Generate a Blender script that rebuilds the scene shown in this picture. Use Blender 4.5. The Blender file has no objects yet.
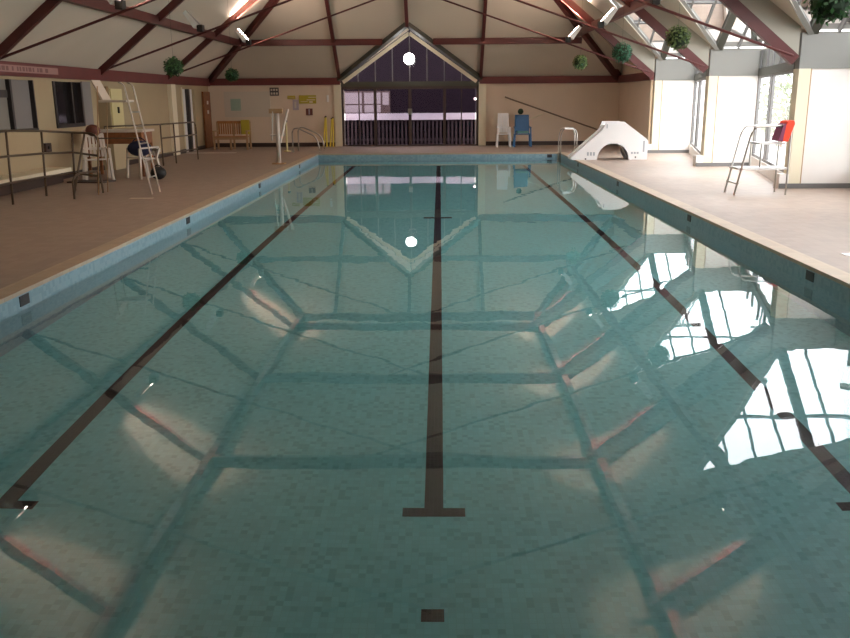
import bpy, bmesh, math, random
from mathutils import Vector, Matrix
random.seed(7)
S = bpy.context.scene
COL = S.collection

# ------------------------------------------------------------------ helpers
def V(*a): return Vector(a)
def box(bm, x0, x1, y0, y1, z0, z1):
    x0, x1 = sorted((x0, x1)); y0, y1 = sorted((y0, y1)); z0, z1 = sorted((z0, z1))
    v = [bm.verts.new(p) for p in ((x0,y0,z0),(x1,y0,z0),(x1,y1,z0),(x0,y1,z0),(x0,y0,z1),(x1,y0,z1),(x1,y1,z1),(x0,y1,z1))]
    for f in ((3,2,1,0),(4,5,6,7),(0,1,5,4),(1,2,6,5),(2,3,7,6),(3,0,4,7)): bm.faces.new([v[i] for i in f])
    return bm
def bar(bm, p, q, w, h, up=(0,0,1)):
    """rectangular bar from p to q, w across, h along up"""
    p, q, up = Vector(p), Vector(q), Vector(up)
    d = (q-p).normalized(); s = d.cross(up).normalized(); u = s.cross(d).normalized()
    c = []
    for e in (p, q):
        for a, b in ((-1,-1),(1,-1),(1,1),(-1,1)): c.append(bm.verts.new(e + s*a*w/2 + u*b*h/2))
    for f in ((0,1,2,3),(7,6,5,4),(0,4,5,1),(1,5,6,2),(2,6,7,3),(3,7,4,0)): bm.faces.new([c[i] for i in f])
    return bm
def tube(bm, pts, r, n=8):
    pts = [Vector(p) for p in pts]; rings = []
    for i, p in enumerate(pts):
        a = pts[max(i-1,0)]; b = pts[min(i+1,len(pts)-1)]
        d = (b-a).normalized(); up = V(0,0,1) if abs(d.z) < .9 else V(1,0,0)
        s = d.cross(up).normalized(); u = s.cross(d)
        rings.append([bm.verts.new(p + (s*math.cos(t)+u*math.sin(t))*r) for t in [2*math.pi*k/n for k in range(n)]])
    for a, b in zip(rings, rings[1:]):
        for k in range(n): bm.faces.new((a[k], a[(k+1)%n], b[(k+1)%n], b[k]))
    bm.faces.new(rings[0][::-1]); bm.faces.new(rings[-1])
    return bm
def arc(p, c, q, n=5):
    """rounded corner from p to q with control point c"""
    p, c, q = Vector(p), Vector(c), Vector(q)
    return [p*(1-t)**2 + c*2*t*(1-t) + q*t*t for t in [k/n for k in range(n+1)]]
def prism(bm, poly, d):
    """closed polygon (3d points) extruded by vector d"""
    d = Vector(d); a = [bm.verts.new(p) for p in poly]; b = [bm.verts.new(Vector(p)+d) for p in poly]
    bm.faces.new(a[::-1]); bm.faces.new(b); n = len(a)
    for k in range(n): bm.faces.new((a[k], a[(k+1)%n], b[(k+1)%n], b[k]))
    return bm
def lathe(bm, prof, c, n=20):
    rings = [[bm.verts.new((c[0]+r*math.cos(2*math.pi*k/n), c[1]+r*math.sin(2*math.pi*k/n), c[2]+z)) for k in range(n)] for r, z in prof]
    for a, b in zip(rings, rings[1:]):
        for k in range(n): bm.faces.new((a[k], a[(k+1)%n], b[(k+1)%n], b[k]))
    bm.faces.new(rings[0][::-1]); bm.faces.new(rings[-1])
    return bm
def NB(): return bmesh.new()
def obj(name, bm, m, parent=None, smooth=False, bevel=0):
    bmesh.ops.recalc_face_normals(bm, faces=bm.faces)
    me = bpy.data.meshes.new(name); bm.to_mesh(me); bm.free()
    me.materials.append(m)
    if smooth:
        for p in me.polygons: p.use_smooth = True
    o = bpy.data.objects.new(name, me); COL.objects.link(o)
    if parent is not None:
        o.parent = parent; o.matrix_parent_inverse = Matrix.Translation(-parent.location)
    if bevel:
        md = o.modifiers.new('bevel', 'BEVEL'); md.width = bevel; md.segments = 2; md.limit_method = 'ANGLE'
    return o
def tag(o, label, cat, group=None):
    o['label'] = label; o['category'] = cat
    if group: o['group'] = group
    return o
def thing(name, label, cat, loc, group=None):
    o = bpy.data.objects.new(name, None); o.location = loc; o.empty_display_size = .2; COL.objects.link(o)
    return tag(o, label, cat, group)
def struct(name, loc=None, bm=None, m=None, **k):
    if bm is None:
        o = bpy.data.objects.new(name, None); o.location = loc or (0,0,0); COL.objects.link(o)
    else: o = obj(name, bm, m, **k)
    o['kind'] = 'structure'
    return o
def dup(root, loc, label, group=None):
    r = root.copy(); COL.objects.link(r); r.location = loc; r['label'] = label
    if group: r['group'] = group
    for ch in list(root.children):
        c = ch.copy(); COL.objects.link(c); c.parent = r
        for g in ch.children:
            e = g.copy(); COL.objects.link(e); e.parent = c
    return r

# ------------------------------------------------------------------ materials
def mat(name, col, rough=.6, metal=0, noise=0, nscale=6, spec=.5, bump=0, bscale=40, col2=None):
    m = bpy.data.materials.new(name); m.use_nodes = True; nt = m.node_tree; n = nt.nodes
    b = n['Principled BSDF']; b.inputs['Base Color'].default_value = (*col, 1); b.inputs['Roughness'].default_value = rough
    b.inputs['Metallic'].default_value = metal; b.inputs['Specular IOR Level'].default_value = spec
    tc = n.new('ShaderNodeTexCoord')
    if noise:
        t = n.new('ShaderNodeTexNoise'); t.inputs['Scale'].default_value = nscale; t.inputs['Detail'].default_value = 4
        nt.links.new(tc.outputs['Object'], t.inputs['Vector'])
        r = n.new('ShaderNodeValToRGB'); r.color_ramp.elements[0].position = .3; r.color_ramp.elements[1].position = .7
        c2 = col2 or tuple(c*(1-noise) for c in col)
        r.color_ramp.elements[0].color = (*c2, 1); r.color_ramp.elements[1].color = (*col, 1)
        nt.links.new(t.outputs['Fac'], r.inputs['Fac']); nt.links.new(r.outputs['Color'], b.inputs['Base Color'])
    if bump:
        t = n.new('ShaderNodeTexNoise'); t.inputs['Scale'].default_value = bscale
        nt.links.new(tc.outputs['Object'], t.inputs['Vector'])
        bp = n.new('ShaderNodeBump'); bp.inputs['Strength'].default_value = bump; bp.inputs['Distance'].default_value = .01
        nt.links.new(t.outputs['Fac'], bp.inputs['Height']); nt.links.new(bp.outputs['Normal'], b.inputs['Normal'])
    return m
def emit(name, col, st):
    m = bpy.data.materials.new(name); m.use_nodes = True; n = m.node_tree.nodes; b = n['Principled BSDF']
    b.inputs['Base Color'].default_value = (*col, 1); b.inputs['Emission Color'].default_value = (*col, 1); b.inputs['Emission Strength'].default_value = st
    return m
def tiles(name, size, cols, rough=.3, grout=None, gw=.06):
    """square mosaic: a random colour per tile, grout between; size in metres"""
    m = bpy.data.materials.new(name); m.use_nodes = True; nt = m.node_tree; n = nt.nodes; L = nt.links
    b = n['Principled BSDF']; b.inputs['Roughness'].default_value = rough
    tc = n.new('ShaderNodeTexCoord')
    ad = n.new('ShaderNodeVectorMath'); ad.operation = 'ADD'; ad.inputs[1].default_value = (.0037, .0041, .0043)
    L.new(tc.outputs['Object'], ad.inputs[0])
    sc = n.new('ShaderNodeVectorMath'); sc.operation = 'SCALE'; sc.inputs['Scale'].default_value = 1/size
    L.new(ad.outputs[0], sc.inputs[0])
    fl = n.new('ShaderNodeVectorMath'); fl.operation = 'FLOOR'; L.new(sc.outputs[0], fl.inputs[0])
    wn = n.new('ShaderNodeTexWhiteNoise'); wn.noise_dimensions = '3D'; L.new(fl.outputs[0], wn.inputs['Vector'])
    r = n.new('ShaderNodeValToRGB'); r.color_ramp.interpolation = 'CONSTANT'
    el = r.color_ramp.elements
    while len(el) < len(cols): el.new(.5)
    for i, c in enumerate(cols): el[i].position = i/len(cols); el[i].color = (*c, 1)
    L.new(wn.outputs['Value'], r.inputs['Fac'])
    # broad variation so the tiling is not uniform
    out = r.outputs['Color']
    if grout:
        br = n.new('ShaderNodeTexBrick'); br.offset = 0; br.squash = 1
        fr = n.new('ShaderNodeVectorMath'); fr.operation = 'FRACTION'; L.new(sc.outputs[0], fr.inputs[0])
        sx = n.new('ShaderNodeSeparateXYZ'); L.new(fr.outputs[0], sx.inputs[0])
        lx = n.new('ShaderNodeMath'); lx.operation = 'LESS_THAN'; lx.inputs[1].default_value = gw; L.new(sx.outputs['X'], lx.inputs[0])
        ly = n.new('ShaderNodeMath'); ly.operation = 'LESS_THAN'; ly.inputs[1].default_value = gw; L.new(sx.outputs['Y'], ly.inputs[0])
        mx = n.new('ShaderNodeMath'); mx.operation = 'MAXIMUM'; L.new(lx.outputs[0], mx.inputs[0]); L.new(ly.outputs[0], mx.inputs[1])
        n.remove(br)
        mix = n.new('ShaderNodeMix'); mix.data_type = 'RGBA'; L.new(mx.outputs[0], mix.inputs['Factor'])
        L.new(out, mix.inputs['A']); mix.inputs['B'].default_value = (*grout, 1); out = mix.outputs['Result']
    L.new(out, b.inputs['Base Color'])
    return m
def glass_pane(name, tint=(1,1,1), ior=1.45):
    """thin window glass: clear transmission plus Fresnel reflection"""
    m = bpy.data.materials.new(name); m.use_nodes = True; nt = m.node_tree; n = nt.nodes; L = nt.links
    n.remove(n['Principled BSDF'])
    fr = n.new('ShaderNodeFresnel'); fr.inputs['IOR'].default_value = ior
    tr = n.new('ShaderNodeBsdfTransparent'); tr.inputs['Color'].default_value = (*tint, 1)
    gl = n.new('ShaderNodeBsdfGlossy'); gl.inputs['Roughness'].default_value = .02
    mx = n.new('ShaderNodeMixShader'); L.new(fr.outputs[0], mx.inputs[0]); L.new(tr.outputs[0], mx.inputs[1]); L.new(gl.outputs[0], mx.inputs[2])
    L.new(mx.outputs[0], n['Material Output'].inputs['Surface'])
    return m
def water_mat():
    m = bpy.data.materials.new('pool_water'); m.use_nodes = True; nt = m.node_tree; n = nt.nodes; L = nt.links
    b = n['Principled BSDF']; b.inputs['Base Color'].default_value = (1,1,1,1); b.inputs['Roughness'].default_value = 0
    b.inputs['Transmission Weight'].default_value = 1; b.inputs['IOR'].default_value = 1.333
    tc = n.new('ShaderNodeTexCoord'); mp = n.new('ShaderNodeMapping'); mp.inputs['Scale'].default_value = (1, .8, 1)
    L.new(tc.outputs['Object'], mp.inputs['Vector'])
    t = n.new('ShaderNodeTexNoise'); t.inputs['Scale'].default_value = 1.7; t.inputs['Detail'].default_value = 2; t.inputs['Roughness'].default_value = .45
    L.new(mp.outputs[0], t.inputs['Vector'])
    bp = n.new('ShaderNodeBump'); bp.inputs['Strength'].default_value = 1; bp.inputs['Distance'].default_value = RIPPLE
    L.new(t.outputs['Fac'], bp.inputs['Height']); L.new(bp.outputs['Normal'], b.inputs['Normal'])
    return m
RIPPLE = .0015

M = dict(
 ceiling=mat('ceiling_board', (.60,.53,.43), .8, noise=.06, nscale=.7),
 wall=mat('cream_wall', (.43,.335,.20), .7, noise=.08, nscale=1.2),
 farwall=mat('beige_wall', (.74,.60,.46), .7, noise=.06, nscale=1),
 pier=mat('white_painted_wall', (.82,.77,.72), .6, noise=.02),
 trimcream=mat('cream_trim', (.78,.70,.52), .5),
 eave=mat('red_painted_beam', (.15,.030,.026), .5, noise=.2, nscale=3),
 beam=mat('dark_red_steel', (.095,.018,.016), .42, noise=.2, nscale=3),
 darkbeam=mat('dark_green_steel', (.05,.05,.035), .5),
 lintel=mat('grey_lintel', (.24,.235,.215), .6),
 web=mat('grey_green_board', (.30,.28,.23), .7),
 dark=mat('black_frame', (.03,.026,.025), .4),
 brownframe=mat('brown_window_frame', (.05,.03,.025), .5),
 skirt=mat('dark_skirting', (.045,.025,.018), .5),
 greyframe=mat('grey_frame', (.16,.155,.15), .4),
 white=mat('white_plastic', (.85,.83,.82), .35),
 whitep=mat('white_paint', (.8,.78,.76), .4),
 steel=mat('brushed_steel', (.45,.42,.38), .3, metal=.9),
 railm=mat('bronze_rail', (.12,.085,.055), .4, metal=.4),
 wood=mat('brown_wood', (.30,.11,.035), .5, noise=.4, nscale=9),
 orangewood=mat('orange_wood', (.45,.19,.05), .5, noise=.3, nscale=8),
 palewood=mat('pale_wood', (.45,.28,.14), .5, noise=.2, nscale=8),
 yellow=mat('yellow_plastic', (.72,.55,.05), .4),
 paleyellow=mat('pale_yellow_plastic', (.68,.6,.3), .4),
 green=mat('green_leaves', (.035,.13,.03), .55, noise=.5, nscale=9),
 green2=mat('pale_green_leaves', (.12,.2,.05), .55, noise=.5, nscale=9),
 green3=mat('blue_green_leaves', (.03,.19,.10), .5, noise=.5, nscale=9),
 core=mat('dark_green_core', (.012,.035,.012), .8),
 polebrown=mat('brown_pole', (.24,.17,.11), .6),
 shadedwhite=mat('shaded_white_plastic', (.62,.54,.46), .5),  # white plastic with the shade of the left deck put into its colour
 blue=mat('blue_plastic', (.03,.13,.30), .45), teal=mat('teal_plastic', (.10,.28,.28), .45),
 navy=mat('navy_fabric', (.012,.015,.05), .8), black=mat('black_plastic', (.012,.012,.012), .5),
 red=mat('red_towel', (.85,.07,.03), .9, bump=.4), purple=mat('purple_cloth', (.20,.05,.10), .9),
 blind=mat('grey_blind', (.23,.21,.20), .8), darkglass=mat('dark_window_glass', (.02,.017,.017), .08),
 greyglass=mat('grey_window_glass', (.25,.23,.2), .45),
 poster=mat('pale_poster', (.62,.54,.44), .6), green_p=mat('green_print', (.33,.42,.33), .6), yellow_p=mat('yellow_print', (.45,.36,.03), .6),
 maroon=mat('maroon_print', (.16,.05,.035), .6), lav=mat('lavender_print', (.45,.38,.42), .6), ink=mat('dark_ink', (.05,.04,.04), .6),
 greyink=mat('grey_ink', (.4,.42,.45), .6),
 concrete=mat('outside_paving', (.45,.43,.4), .8, noise=.2, nscale=2),
 darkclad=mat('dark_timber_cladding', (.012,.008,.011), .9, spec=.05, noise=.3, nscale=5),
 fence=mat('weathered_fence', (.10,.08,.08), .9, spec=.1, noise=.4, nscale=10),
 fencewhite=mat('white_board_paint', (.9,.89,.9), .5),
 grass=mat('outside_grass', (.10,.17,.05), .9, noise=.4, nscale=4),
 deck=tiles('deck_tiles', .15, [(.315,.24,.19),(.335,.255,.205),(.30,.23,.185),(.325,.25,.20)], .5, grout=(.28,.205,.155), gw=.04),
 coping=tiles('coping_tiles', .15, [(.44,.35,.25),(.47,.37,.265),(.42,.33,.24)], .5, grout=(.42,.3,.2), gw=.05),
 pooltile=tiles('pool_floor_mosaic', .038, [(.27,.70,.74),(.25,.66,.70),(.285,.73,.77),(.21,.59,.63),(.275,.71,.75),(.255,.68,.72)], .35, grout=(.25,.66,.68), gw=.08),
 poolwall=tiles('pool_wall_mosaic', .05, [(.22,.35,.42),(.25,.385,.45),(.20,.33,.40),(.26,.39,.45)], .3),
 lane=tiles('black_lane_tiles', .025, [(.014,.013,.018),(.025,.022,.03),(.018,.02,.02)], .35, grout=(.05,.05,.055), gw=.1),
 glass=glass_pane('clear_glass'), tinted=glass_pane('tinted_glass', (.62,.56,.62), 1.22), water=water_mat(),
 lens=emit('uplight_lens', (1,.78,.66), 200), globe=emit('globe_glass', (1,.97,.93), 14), bulb=emit('small_lamp', (1,.9,.8), 8),
)

# ------------------------------------------------------------------ dimensions (metres)
XL, XR, XO = -8.2, 6.4, 7.65          # left wall, right eave line, outer pier line
YB, YF = -5.2, 31.6                   # back wall, far wall
PX, PYN, PYF = 3.73, .9, 27.1         # pool half width, near and far edge
W = -.18; PF = W-1.05                 # water level, pool floor
SL = .8; ZE = 2.36                    # left/far slope, ceiling height at eave
RS = .75; ZR = 2.85; ZT = 5.2         # right slope, height at XR, flat ceiling
PIERS = [26.7, 21.4, 16.1, 10.8]
TR = [26.7, 21.4, 16.1, 10.8, 5.5, .2]; YE = PIERS[-1]-5.3   # bays end here; plain wall beyond
def zl(x): return ZE+SL*(x-XL)
def zr(x): return ZR+RS*(XR-x)
def zf(y): return ZE+SL*(YF-y)
FX0 = XL+(ZT-ZE)/SL; FX1 = XR-(ZT-ZR)/RS; FY = YF-(ZT-ZE)/SL

# ------------------------------------------------------------------ deck, pool
fl = NB()
box(fl, XL-.15, -PX-.22, YB, YF, -.25, 0); box(fl, PX+.22, XO+.3, YB, YF, -.25, 0)
box(fl, -PX-.22, PX+.22, PYF+.22, YF, -.25, 0); box(fl, -PX-.22, PX+.22, YB, PYN-.22, -.25, 0)
struct('floor', bm=fl, m=M['deck'])
cp = NB()
box(cp, -PX-.22, -PX, PYN-.22, PYF+.22, -.035, .003); box(cp, PX, PX+.22, PYN-.22, PYF+.22, -.035, .003)
box(cp, -PX, PX, PYF, PYF+.22, -.035, .003); box(cp, -PX, PX, PYN-.22, PYN, -.035, .003)
struct('pool_coping', bm=cp, m=M['coping'])
pw = NB(); T = .12
box(pw, -PX-T, -PX-.001, PYN-T, PYF+T, PF-.1, -.03); box(pw, PX+.001, PX+T, PYN-T, PYF+T, PF-.1, -.03)
box(pw, -PX, PX, PYF+.001, PYF+T, PF-.1, -.03); box(pw, -PX, PX, PYN-T, PYN-.001, PF-.1, -.03)
basin = struct('pool_basin', bm=pw, m=M['poolwall'])
obj('pool_floor', box(NB(), -PX-T, PX+T, PYN-T, PYF+T, PF-.12, PF), M['pooltile'], basin)
for x in (-2.49, 0, 2.49):
    b = NB(); z0, z1 = PF-.01, PF+.003
    box(b, x-.055, x+.055, 4.58, 25.6, z0, z1); box(b, x-.18, x+.18, 4.49, 4.58, z0, z1); box(b, x-.18, x+.18, 25.6, 25.69, z0, z1)
    if x == 0: box(b, x-.24, x+.24, 14.7, 14.86, z0, z1)
    obj('lane_line', b, M['lane'], basin)
obj('floor_mark', box(NB(), -.055, .055, 3.58, 3.67, PF-.01, PF+.003), M['lane'], basin)
for side in (-1, 1):
    for y in ((7.55, 12.8, 18.1, 23.4) if side < 0 else (8.5, 12.8, 18.1, 23.4)):
        o = obj('depth_marker', box(NB(), side*PX-.006, side*PX+.006, y-.09, y+.09, -.14, -.045), M['lane'], basin)
obj('depth_marker', box(NB(), 3.35, 3.5, PYF-.006, PYF+.006, -.145, -.045), M['lane'], basin)
wt = NB(); box(wt, -PX, PX, PYN, PYF, W, W)
bm = bmesh.new(); v = [bm.verts.new(p) for p in ((-PX,PYN,W),(PX,PYN,W),(PX,PYF,W),(-PX,PYF,W))]; bm.faces.new(v); wt.free()
wo = obj('pool_water', bm, M['water']); wo['kind'] = 'stuff'; tag(wo, 'calm clear teal water filling the long swimming pool', 'water')

# ------------------------------------------------------------------ walls
# left wall with window and door holes: built of boxes around the holes
def wall_x(name, x0, x1, y0, y1, z1, holes, m):
    """wall parallel to Y, holes = [(ya,yb,za,zb)] sorted by ya"""
    b = NB(); y = y0
    for ya, yb, za, zb in holes:
        if ya > y: box(b, x0, x1, y, ya, 0, z1)
        if za > 0: box(b, x0, x1, ya, yb, 0, za)
        if zb < z1: box(b, x0, x1, ya, yb, zb, z1)
        y = yb
    box(b, x0, x1, y, y1, 0, z1)
    return struct(name, bm=b, m=m)
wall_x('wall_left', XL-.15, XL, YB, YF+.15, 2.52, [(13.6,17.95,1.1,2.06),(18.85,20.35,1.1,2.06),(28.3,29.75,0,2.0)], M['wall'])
# far wall: two wings and a gap for the gable window
GX0, GX1, GC, GA = -3.46, 1.42, -1.02, 4.0
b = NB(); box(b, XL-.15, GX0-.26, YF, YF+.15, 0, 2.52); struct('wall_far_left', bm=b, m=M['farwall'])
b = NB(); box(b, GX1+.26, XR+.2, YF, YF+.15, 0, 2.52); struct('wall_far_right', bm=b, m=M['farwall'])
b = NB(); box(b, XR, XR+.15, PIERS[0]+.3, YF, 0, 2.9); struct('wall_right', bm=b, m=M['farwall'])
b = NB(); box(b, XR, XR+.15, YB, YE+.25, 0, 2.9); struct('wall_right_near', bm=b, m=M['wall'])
b = NB(); box(b, XL-.15, XO+.3, YB-.15, YB, 0, 5.3); struct('wall_back', bm=b, m=M['farwall'])
for i, (x0, x1) in enumerate(((GX0-.26, GX0), (GX1, GX1+.26))):
    struct('trim_%d' % (i+1), bm=box(NB(), x0, x1, YF-.06, YF+.15, 0, 2.2), m=M['trimcream'])
# skirtings
b = NB(); box(b, XL, GX0-.27, YF-.03, YF, 0, .14); box(b, GX1+.27, XR, YF-.03, YF, 0, .14); struct('baseboard_far', bm=b, m=M['skirt'])
b = NB(); box(b, XL, XL+.03, YB, 28.3, 0, .12); box(b, XL, XL+.03, 29.75, YF, 0, .12); struct('baseboard_left', bm=b, m=M['skirt'])
b = NB(); box(b, XR-.03, XR, PIERS[0]+.3, YF-.03, 0, .12); struct('baseboard_right', bm=b, m=M['skirt'])

# eave beams
struct('eave_beam', bm=box(NB(), XL, XL+.12, YB, YF-.12, 2.12, 2.38), m=M['eave'])
struct('eave_beam', bm=box(NB(), XL, GX0-.02, YF-.12, YF, 2.14, 2.38), m=M['eave'])
struct('eave_beam', bm=box(NB(), GX1+.02, XR, YF-.12, YF, 2.14, 2.38), m=M['eave'])
struct('eave_beam', bm=box(NB(), XR-.12, XR, PIERS[0], YF-.12, 2.14, 2.38), m=M['eave'])

# ------------------------------------------------------------------ ceiling
c = NB()
def face(bm, pts): return bm.faces.new([bm.verts.new(p) for p in pts])
face(c, [(FX0,YB,ZT),(FX1,YB,ZT),(FX1,FY,ZT),(FX0,FY,ZT)])
face(c, [(XL-.15,YB,zl(XL-.15)),(FX0,YB,ZT),(FX0,FY,ZT),(XL-.15,YF+.15,zl(XL-.15))])
# hip slope with the gable cut out
GY = YF-(GA-ZE)/SL                                     # valley apex
zfe = zf(YF); kx = lambda z: (GC-2.44*(GA-z)/(GA-2.3))
gx_l = GC-2.44*(GA-ZE)/(GA-2.3); gx_r = GC+2.44*(GA-ZE)/(GA-2.3)
HR = (XR, YF, ZE)
face(c, [(XL,YF,ZE),(gx_l,YF,ZE),(GC,GY,GA),(GC,FY,ZT),(FX0,FY,ZT)])
face(c, [(GC,FY,ZT),(GC,GY,GA),(gx_r,YF,ZE),(XR,YF,ZE),(FX1,FY,ZT)])
# gable dormer lining
face(c, [(gx_l,YF,ZE),(GC,YF+.15,GA),(GC,GY,GA)]); face(c, [(gx_r,YF,ZE),(GC,YF+.15,GA),(GC,GY,GA)])
# right slope, per bay; dormer half width 2 along Y
XV = 6.6; TD = 2.15; XA = XV-TD; ZV = 2.74; DS = .80; ZA = ZV+DS*TD
ybay = [YF]+PIERS+[YB]
def rs(x, y): return (x, y, zr(x))
# last bay next to far wall is plain
face(c, [rs(XR+.15,PIERS[0]), (XR+.15,YF,zr(XR+.15)), (XR,YF,ZE), (FX1,FY,ZT), (FX1,PIERS[0],ZT)])
for k, yk in enumerate(PIERS):
    yn = PIERS[k+1] if k+1 < len(PIERS) else YE
    face(c, [(FX1,yn,ZT),(FX1,yk,ZT),rs(XV,yk),rs(XA,yk-TD),rs(XV,yk-2*TD),rs(XV,yn)])
    face(c, [(XV,yk-2*TD,ZV),(XO+.1,yk-2*TD,ZV),(XO+.1,yn,ZV),(XV,yn,ZV)])
face(c, [(FX1,YB,ZT),(FX1,YE,ZT),rs(XV,YE),rs(XV,YB)])
face(c, [(XV,YE,ZV),(XO+.1,YE,ZV),(XO+.1,YE,ZA+.2),(XA,YE,ZA+.2)])
co = struct('ceiling', bm=c, m=M['ceiling'])
sd = co.modifiers.new('thick', 'SOLIDIFY'); sd.thickness = .02; sd.offset = 0

# ------------------------------------------------------------------ roof trusses
for k, y in enumerate(TR):
    t = struct('roof_truss', (GC, y, 0))
    b = bar(NB(), (XL+.02,y,2.28), (FX0+.05,y,2.28+SL*(FX0-XL+.03)), .12, .18); obj('rafter', b, M['beam'], t)
    xe = XR-(ZT-.2-2.28)/SL
    b = bar(NB(), (XR-.05,y,2.26), (xe,y,ZT-.2), .12, .19); obj('rafter', b, M['beam'], t)
    b = NB(); prism(b, [(XR,y-.02,2.3),(xe,y-.02,ZT-.1),(FX1,y-.02,ZT),(XR,y-.02,ZR)], (0,.04,0)); obj('web_panel', b, M['web'], t)
    if y > 11: obj('collar', bar(NB(), (FX0-.1,y,ZT-.13), (FX1+.3,y,ZT-.13), .14, .24), M['beam'], t)
    for s, x0, x1 in ((1, XL+.1, XL+8.1), (-1, XR-.1, XR-8.1)):
        yy = y+.05*s
        obj('tie_rod', tube(NB(), [(x0,yy,2.34),(x1,yy,2.34+.34*8.0)], .025), M['beam'], t)
hip = struct('roof_truss', (GC, FY, 0))
obj('hip_rafter', bar(NB(), (XL+.08,YF-.08,2.32), (FX0,FY,ZT-.12), .16, .26), M['beam'], hip)
obj('hip_rafter', bar(NB(), (XR-.08,YF-.08,2.32), (FX1,FY,ZT-.12), .16, .26), M['beam'], hip)
obj('collar', bar(NB(), (FX0,FY,ZT-.13), (FX1,FY,ZT-.13), .14, .24), M['beam'], hip)
for x in (-3.5, 1.48):
    obj('rafter', bar(NB(), (x,YF-.1,2.42), (x,FY,ZT-.08), .11, .2), M['beam'], hip)
obj('rafter', bar(NB(), (GC,GY-.05,GA-.03), (GC,FY,ZT-.08), .11, .2), M['beam'], hip)
# purlins
zp = 3.6; dL = (zp-ZE)/SL; xp = XL+dL; yp = YF-dL; xr = XR-.05-(zp-2.32)/SL
struct('purlin', bm=bar(NB(), (xp,YB,zp-.12), (xp,yp,zp-.12), .14, .2), m=M['beam'])
b = NB(); xg = (zp-.12-2.3)/(GA-2.3)*2.44
bar(b, (xp,yp,zp-.12), (GC-2.44+xg-.1,yp,zp-.12), .1, .2); bar(b, (GC+2.44-xg+.1,yp,zp-.12), (xr,yp,zp-.12), .1, .2)
struct('purlin', bm=b, m=M['beam'])
struct('purlin', bm=bar(NB(), (4.55,YB,3.68), (4.55,yp,3.68), .14, .2), m=M['beam'])
for x in (FX0+.02, FX1-.02):
    struct('purlin', bm=bar(NB(), (x,YB,ZT-.14), (x,FY,ZT-.14), .16, .22), m=M['beam'])

# ------------------------------------------------------------------ gable window
w = struct('window_1', (GC, YF, 0))
for s in (-1, 1):                                       # dark valley trim and pale barge board
    obj('valley_trim', bar(NB(), (GC+s*2.5,YF-.05,2.32), (GC,GY-.02,GA+.0), .2, .14), M['darkbeam'], w)
    obj('barge_board', bar(NB(), (GC+s*2.36,YF-.03,2.22), (GC,YF-.03,GA-.14), .1, .12), M['trimcream'], w)
obj('cross_beam', box(NB(), GX0, GX1, YF-.04, YF+.1, 2.07, 2.24), M['darkbeam'], w)
gp = NB(); face(gp, [(GC-2.3,YF+.06,2.24),(GC+2.3,YF+.06,2.24),(GC,YF+.06,GA-.18)]); obj('gable_pane', gp, M['tinted'], w)
for i in range(-3, 4):
    x = GC+i*.61; top = GA-.2-abs(i*.61)*.70
    if top > 2.4: obj('gable_mullion', box(NB(), x-.018, x+.018, YF+.02, YF+.07, 2.24, top), M['greyframe'], w)
fr = NB(); box(fr, GX0, GX0+.08, YF, YF+.1, 0, 2.07); box(fr, GX1-.08, GX1, YF, YF+.1, 0, 2.07); box(fr, GX0, GX1, YF, YF+.1, 0, .05); box(fr, GX0, GX1, YF, YF+.1, 1.98, 2.07)
obj('frame', fr, M['brownframe'], w)
XM = [GX0+.08, -2.26, -1.02, .21, GX1-.08]
for i, x in enumerate(XM[1:4]): obj('mullion', box(NB(), x-.05, x+.05, YF, YF+.1, .05, 1.98), M['brownframe'], w)
for x in (-2.84, .81): obj('mullion', box(NB(), x-.018, x+.018, YF+.02, YF+.08, .05, 1.98), M['brownframe'], w)
for x0, x1 in zip(XM, XM[1:]):
    obj('door_pane', box(NB(), x0+.04, x1-.04, YF+.045, YF+.055, .05, 1.98), M['tinted'], w)
obj('push_handle', box(NB(), -1.09, -.95, YF-.03, YF, 1.1, 1.3), M['steel'], w)

# ------------------------------------------------------------------ outside the gable
b = NB(); box(b, -16, XO+14, YF+.16, 60, -.3, -.05); box(b, XO+.3, XO+30, -12, YF+.16, -.3, -.05)
g = struct('ground', bm=b, m=M['concrete'])
f = thing('picket_fence', 'dark picket fence with a bright white top board behind the gable window', 'fence', (-1, 33.1, -.05))
fb = NB(); x = -4.6
while x < 3.0:
    box(fb, x, x+.07, 33.1, 33.13, -.05, .88); x += .145
obj('pickets', fb, M['fence'], f)
obj('lower_rail', box(NB(), -4.7, 3.1, 33.14, 33.18, .1, .2), M['fence'], f)
obj('backing_boards', box(NB(), -4.7, 3.1, 33.2, 33.22, -.05, .84), M['darkclad'], f)
obj('top_board', box(NB(), -4.7, 3.1, 33.06, 33.12, .88, 1.12), M['fencewhite'], f)
for x in (-4.65, -2.1, .5, 3.05): obj('post', box(NB(), x-.05, x+.05, 33.19, 33.28, -.05, 1.0), M['fence'], f)
h = thing('outbuilding', 'dark timber clad building standing beyond the picket fence', 'building', (-1, 37, -.05))
obj('wall', box(NB(), -6.5, 3.6, 37, 42, -.05, 6.8), M['darkclad'], h)
wf = obj('window', box(NB(), -3.95, -2.02, 36.95, 37, 1.05, 1.97), M['brownframe'], h)
for x0, x1, z0, z1 in ((-3.9,-3.2,1.45,1.9),(-3.1,-2.42,1.45,1.9),(-3.9,-3.2,1.1,1.4),(-3.1,-2.42,1.1,1.4),(-2.34,-2.08,1.4,1.9)):
    obj('pane', box(NB(), x0, x1, 36.93, 36.95, z0, z1), M['blind'], h)
wl = NB(); bmesh.ops.create_icosphere(wl, subdivisions=2, radius=.05, matrix=Matrix.Translation((1.5,36.9,1.62))); obj('wall_lamp', wl, M['bulb'], h)

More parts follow.
